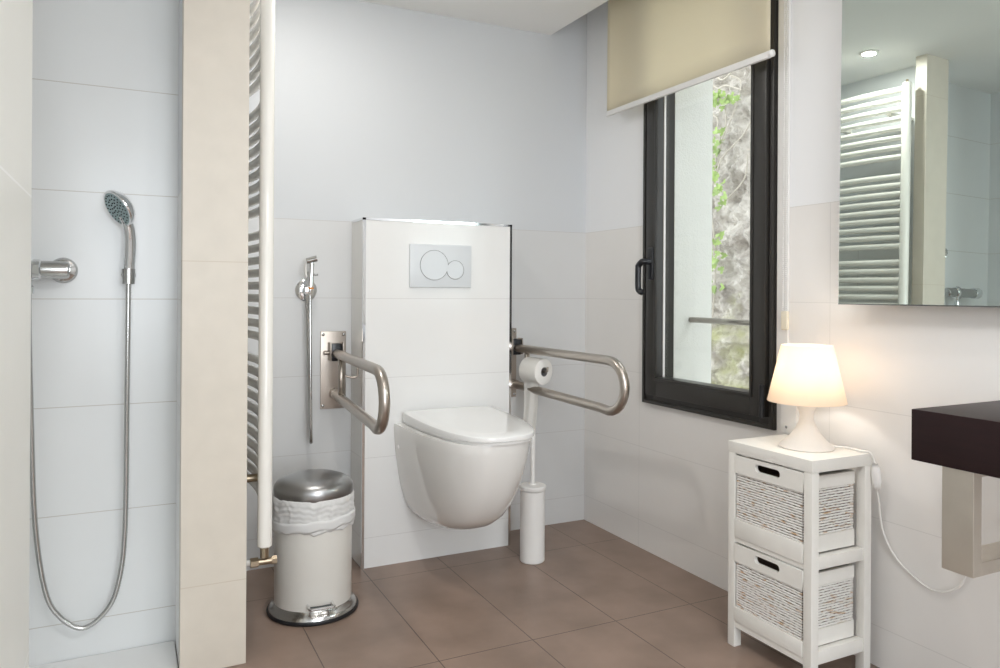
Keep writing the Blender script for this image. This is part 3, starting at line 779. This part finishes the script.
def rope_panel(p0, p1, z0, z1, nrm, parent, seed):
    bm = bmesh.new(); p0 = Vector(p0); p1 = Vector(p1); L = (p1-p0).length; nrm = Vector(nrm)
    rnd = random.Random(seed); nr = int((z1-z0)/.0070); z = z0+.0031
    for i in range(nr):
        ph = rnd.random()*9
        pts = [p0.lerp(p1, k/26)+Vector((0, 0, z+.0011*noise(Vector((k*.5+ph, i*3.1, 0)))))+nrm*(.0016*noise(Vector((k*.7, i*2.3+ph, 5)))) for k in range(27)]
        add_tube(bm, pts, lambda j, a: .0030*(1+.16*math.sin(a*1500/4+ph)), 6, cap=False)
        z += (z1-z0)/nr
    return new_obj('woven_panel', bm, M_rope, parent, True)
for zt, zb, s in ((.5655, .350, 1), (.3065, .100, 2)):
    dr = empty('drawer', '', ''); del dr['label']; del dr['category']; dr.parent = cb
    y0, y1 = CY0+.012+LW*.0, CY1-LW+.014
    y0, y1 = CY0+.010, CY1-.010
    y0, y1 = CY0+LW+.0015, CY1-LW-.0015
    xf = CX0-.002
    zt2 = zt-.052; zb2 = zb+.052
    if s == 1: zb_f = .3255; zb2 = .378
    else: zb_f = .0785; zb2 = .120
    bm = plate_with_holes([(y0, zt2), (y1, zt2), (y1, zt), (y0, zt)], [stadium((y0+y1)/2-.0, (zt2+zt)/2+.004, .092, .022)], lambda u, v, w: (w, u, v), (xf+.006, 0, 0), .012)
    new_obj('front_board', bm, M_wood, dr)
    new_obj('lower_board', bx(xf, xf+.012, y0, y1, zb_f, zb2, bev=.001), M_wood, dr, 'auto')
    rope_panel((xf+.006, y0+.004, 0), (xf+.006, y1-.004, 0), zb2, zt2, (-1, 0, 0), dr, s)
    new_obj('inner_board', bx(xf+.011, xf+.014, y0+.004, y1-.004, zb2, zt2), M_back_board, dr)
    # sides of the basket seen through the open cabinet sides
    for ys, nn in ((CY0+LW-.004, -1), (CY1-LW+.004, 1)):
        yi = ys
        xa, xb = CX0+LW+.001, CX1-LW-.012
        new_obj('side_board', bx(xf+.012, xb, min(yi, yi-nn*.008), max(yi, yi-nn*.008), zt-.046, zt-.012), M_wood, dr)
        new_obj('side_board', bx(xf+.012, xb, min(yi, yi-nn*.008), max(yi, yi-nn*.008), zb, zb+.044), M_wood, dr)
        rope_panel((xf+.014, yi-nn*.004, 0), (xb-.002, yi-nn*.004, 0), zb+.044, zt-.046, (0, nn, 0), dr, s*7+nn)
        new_obj('side_backing', bx(xf+.014, xb-.004, min(yi-nn*.008, yi-nn*.011), max(yi-nn*.008, yi-nn*.011), zb+.04, zt-.04), M_back_board, dr)
    new_obj('back_board', bx(CX1-LW-.020, CX1-LW-.012, CY0+LW+.004, CY1-LW-.004, zb, zt-.012), M_wood, dr)
    new_obj('bottom_board', bx(xf+.012, CX1-LW-.014, CY0+LW+.002, CY1-LW-.002, zb, zb+.006), M_wood, dr)
put(cb, (-.163, -1.368, 0))

# ------------------------------------------------------------------ table lamp
LC = Vector((-.150, -1.388, CZ+.0005))
lm = empty('table_lamp', 'small lit white table lamp standing on the cabinet', 'lamp', tuple(LC))
new_obj('lamp_base', lathe([(0, 0), (.073, 0), (.075, .003), (.069, .009), (.056, .020), (.044, .033), (.033, .048), (.024, .064), (.0195, .078), (.0185, .090), (.021, .104), (.028, .118), (.034, .130), (.036, .142), (.0, .142)], n=64), M_lampbase, lm, 'auto')
sh = new_obj('lamp_shade', lathe([(.1065, .130), (.0690, .290), (.0675, .290), (.1050, .130), (.1065, .130)], n=96), M_shade, lm, 'auto')
new_obj('lamp_neck', lathe([(0, .142), (.014, .142), (.014, .20), (0, .20)], n=16), M_plast, lm, 'auto')
bm = bmesh.new()
for k in range(3):
    a = 2*PI*k/3; add_tube(bm, [(0, 0, .19), (.089*math.cos(a), .089*math.sin(a), .20)], .0015, 6)
new_obj('shade_ring', bm, M_plast, lm)
cd = [(LC.x+.062, LC.y-.04, CZ+.004), (LC.x+.085, LC.y-.06, CZ+.004), (-.066, -1.498, CZ+.004), (-.058, -1.519, CZ+.003), (-.053, -1.527, CZ-.010), (-.050, -1.530, .578)]
cord = new_obj('lamp_cord', tube(catmull(cd, 6), .0028, 8), M_cord, None, True)
add = bmesh.new(); add.from_mesh(cord.data)
add_tube(add, catmull([(-.040, -1.530, .505), (-.030, -1.528, .47), (-.014, -1.529, .39), (-.008, -1.559, .33), (-.006, -1.609, .293), (-.006, -1.665, .273), (-.006, -1.718, .289), (-.006, -1.752, .335), (-.006, -1.752, .42), (-.006, -1.75, .55), (-.006, -1.75, .66)], 6), .0028, 8)
add.to_mesh(cord.data); add.free()
for p in cord.data.polygons: p.use_smooth = True
cr = tag(cord, 'thin white lamp cord with inline switch hanging beside the cabinet', 'cord')
new_obj('inline_switch', lathe([(0, 0), (.006, .001), (.010, .012), (.0125, .025), (.0125, .05), (.010, .063), (.006, .074), (0, .075)], (-.050, -1.532, .578), 20, axis=(.13, .0, -1)), M_plast, cr, True)

# ------------------------------------------------------------------ counter and bracket
ct = empty('washbasin_counter', 'dark brown wooden counter slab under the mirror', 'counter')
new_obj('slab', bx(-.448, -.0008, -2.75, -1.914, .702, .806, bev=.0025), M_wenge, ct, 'auto')
put(ct, (-.22, -2.33, .706))
bk_ = empty('counter_bracket', 'square stainless steel bracket holding up the dark counter', 'bracket')
def brk(y0, y1):
    bm = bmesh.new()
    add_box(bm, -.440, -.414, y0, y1, .500, .7015, .0012); add_box(bm, -.4145, -.001, y0, y1, .500, .526, .0012)
    add_box(bm, -.4145, -.001, y0, y1, .690, .7015, .0012)
    return bm
new_obj('steel_frame', brk(-2.036, -1.974), M_legsteel, bk_)
put(bk_, (-.2, -2.0, .503))

# ------------------------------------------------------------------ lights
PW = 1.0
def downlight(x, y, label, power, zc=H, blend=.6):
    d = empty('downlight', label, 'ceiling light', (x, y, zc), 'recessed ceiling spotlights')
    new_obj('trim_ring', lathe([(.030, -.001), (.043, -.001), (.044, -.004), (.034, -.007), (.030, -.003)], n=40), M_plast, d, 'auto')
    new_obj('lamp_glass', lathe([(0, -.0015), (.030, -.0015), (.030, -.0005), (0, -.0005)], n=32), M_spot, d)
    l = bpy.data.lights.new('spot', 'AREA'); l.shape = 'DISK'; l.size = .056; l.energy = power; l.color = (1, .965, .92)
    o = bpy.data.objects.new('spot_lamp', l); COL.objects.link(o); o.location = (x, y, zc-.0075)
    return d
downlight(-1.345, -.593, 'recessed round ceiling spotlight reflected in the wall mirror', 5*PW)
downlight(-1.345, -1.75, 'recessed round ceiling spotlight in the middle of the ceiling', 2.4*PW)
downlight(-.62, -1.75, 'recessed round ceiling spotlight in front of the mirror', 3*PW)
downlight(-1.35, -2.9, 'recessed round ceiling spotlight above the camera side', 6*PW)
downlight(-2.15, -1.3, 'recessed round ceiling spotlight above the shower', 1.2*PW)
# added ceiling panel, never in view, gives soft fill from behind the camera
pn = empty('added_fill_panel', 'unseen square ceiling panel added as soft fill light', 'ceiling light', (-1.2, -3.1, H))
new_obj('housing', bx(-.46, .46, -.36, .36, -.03, -.0005, bev=.004), M_plast, pn, 'auto')
l = bpy.data.lights.new('panel', 'AREA'); l.shape = 'RECTANGLE'; l.size = .9; l.size_y = .7; l.energy = 28; l.color = (.97, .985, 1)
o = bpy.data.objects.new('panel_fill', l); COL.objects.link(o); o.location = (-1.2, -3.1, H-.035)
# added frontal fill light, set inside the added hall window
l = bpy.data.lights.new('hall fill', 'AREA'); l.shape = 'RECTANGLE'; l.size = 1.7; l.size_y = 1.6; l.energy = 50; l.color = (.90, .955, 1)
o = bpy.data.objects.new('hall_fill', l); COL.objects.link(o); o.location = (-1.6, -5.62, 1.35); o.rotation_euler = (PI/2, 0, 0)
# table lamp bulb
l = bpy.data.lights.new('bulb', 'POINT'); l.energy = 1.2; l.shadow_soft_size = .022; l.color = (1, .96, .91)
o = bpy.data.objects.new('bulb_lamp', l); COL.objects.link(o); o.location = LC+Vector((0, 0, .215))

w = bpy.data.worlds.new('world'); scene.world = w; w.use_nodes = True
w.node_tree.nodes['Background'].inputs[0].default_value = (.90, .95, 1, 1)
w.node_tree.nodes['Background'].inputs[1].default_value = 3.3

scene.view_settings.view_transform = 'Standard'; scene.view_settings.look = 'None'
scene.view_settings.gamma = 1; scene.view_settings.exposure = .02; scene.view_settings.use_curve_mapping = False
scene.cycles.max_bounces = 10; scene.cycles.diffuse_bounces = 6; scene.cycles.glossy_bounces = 5; scene.cycles.transparent_max_bounces = 12
scene.cycles.use_denoising = True
scene.cycles.sample_clamp_indirect = 6
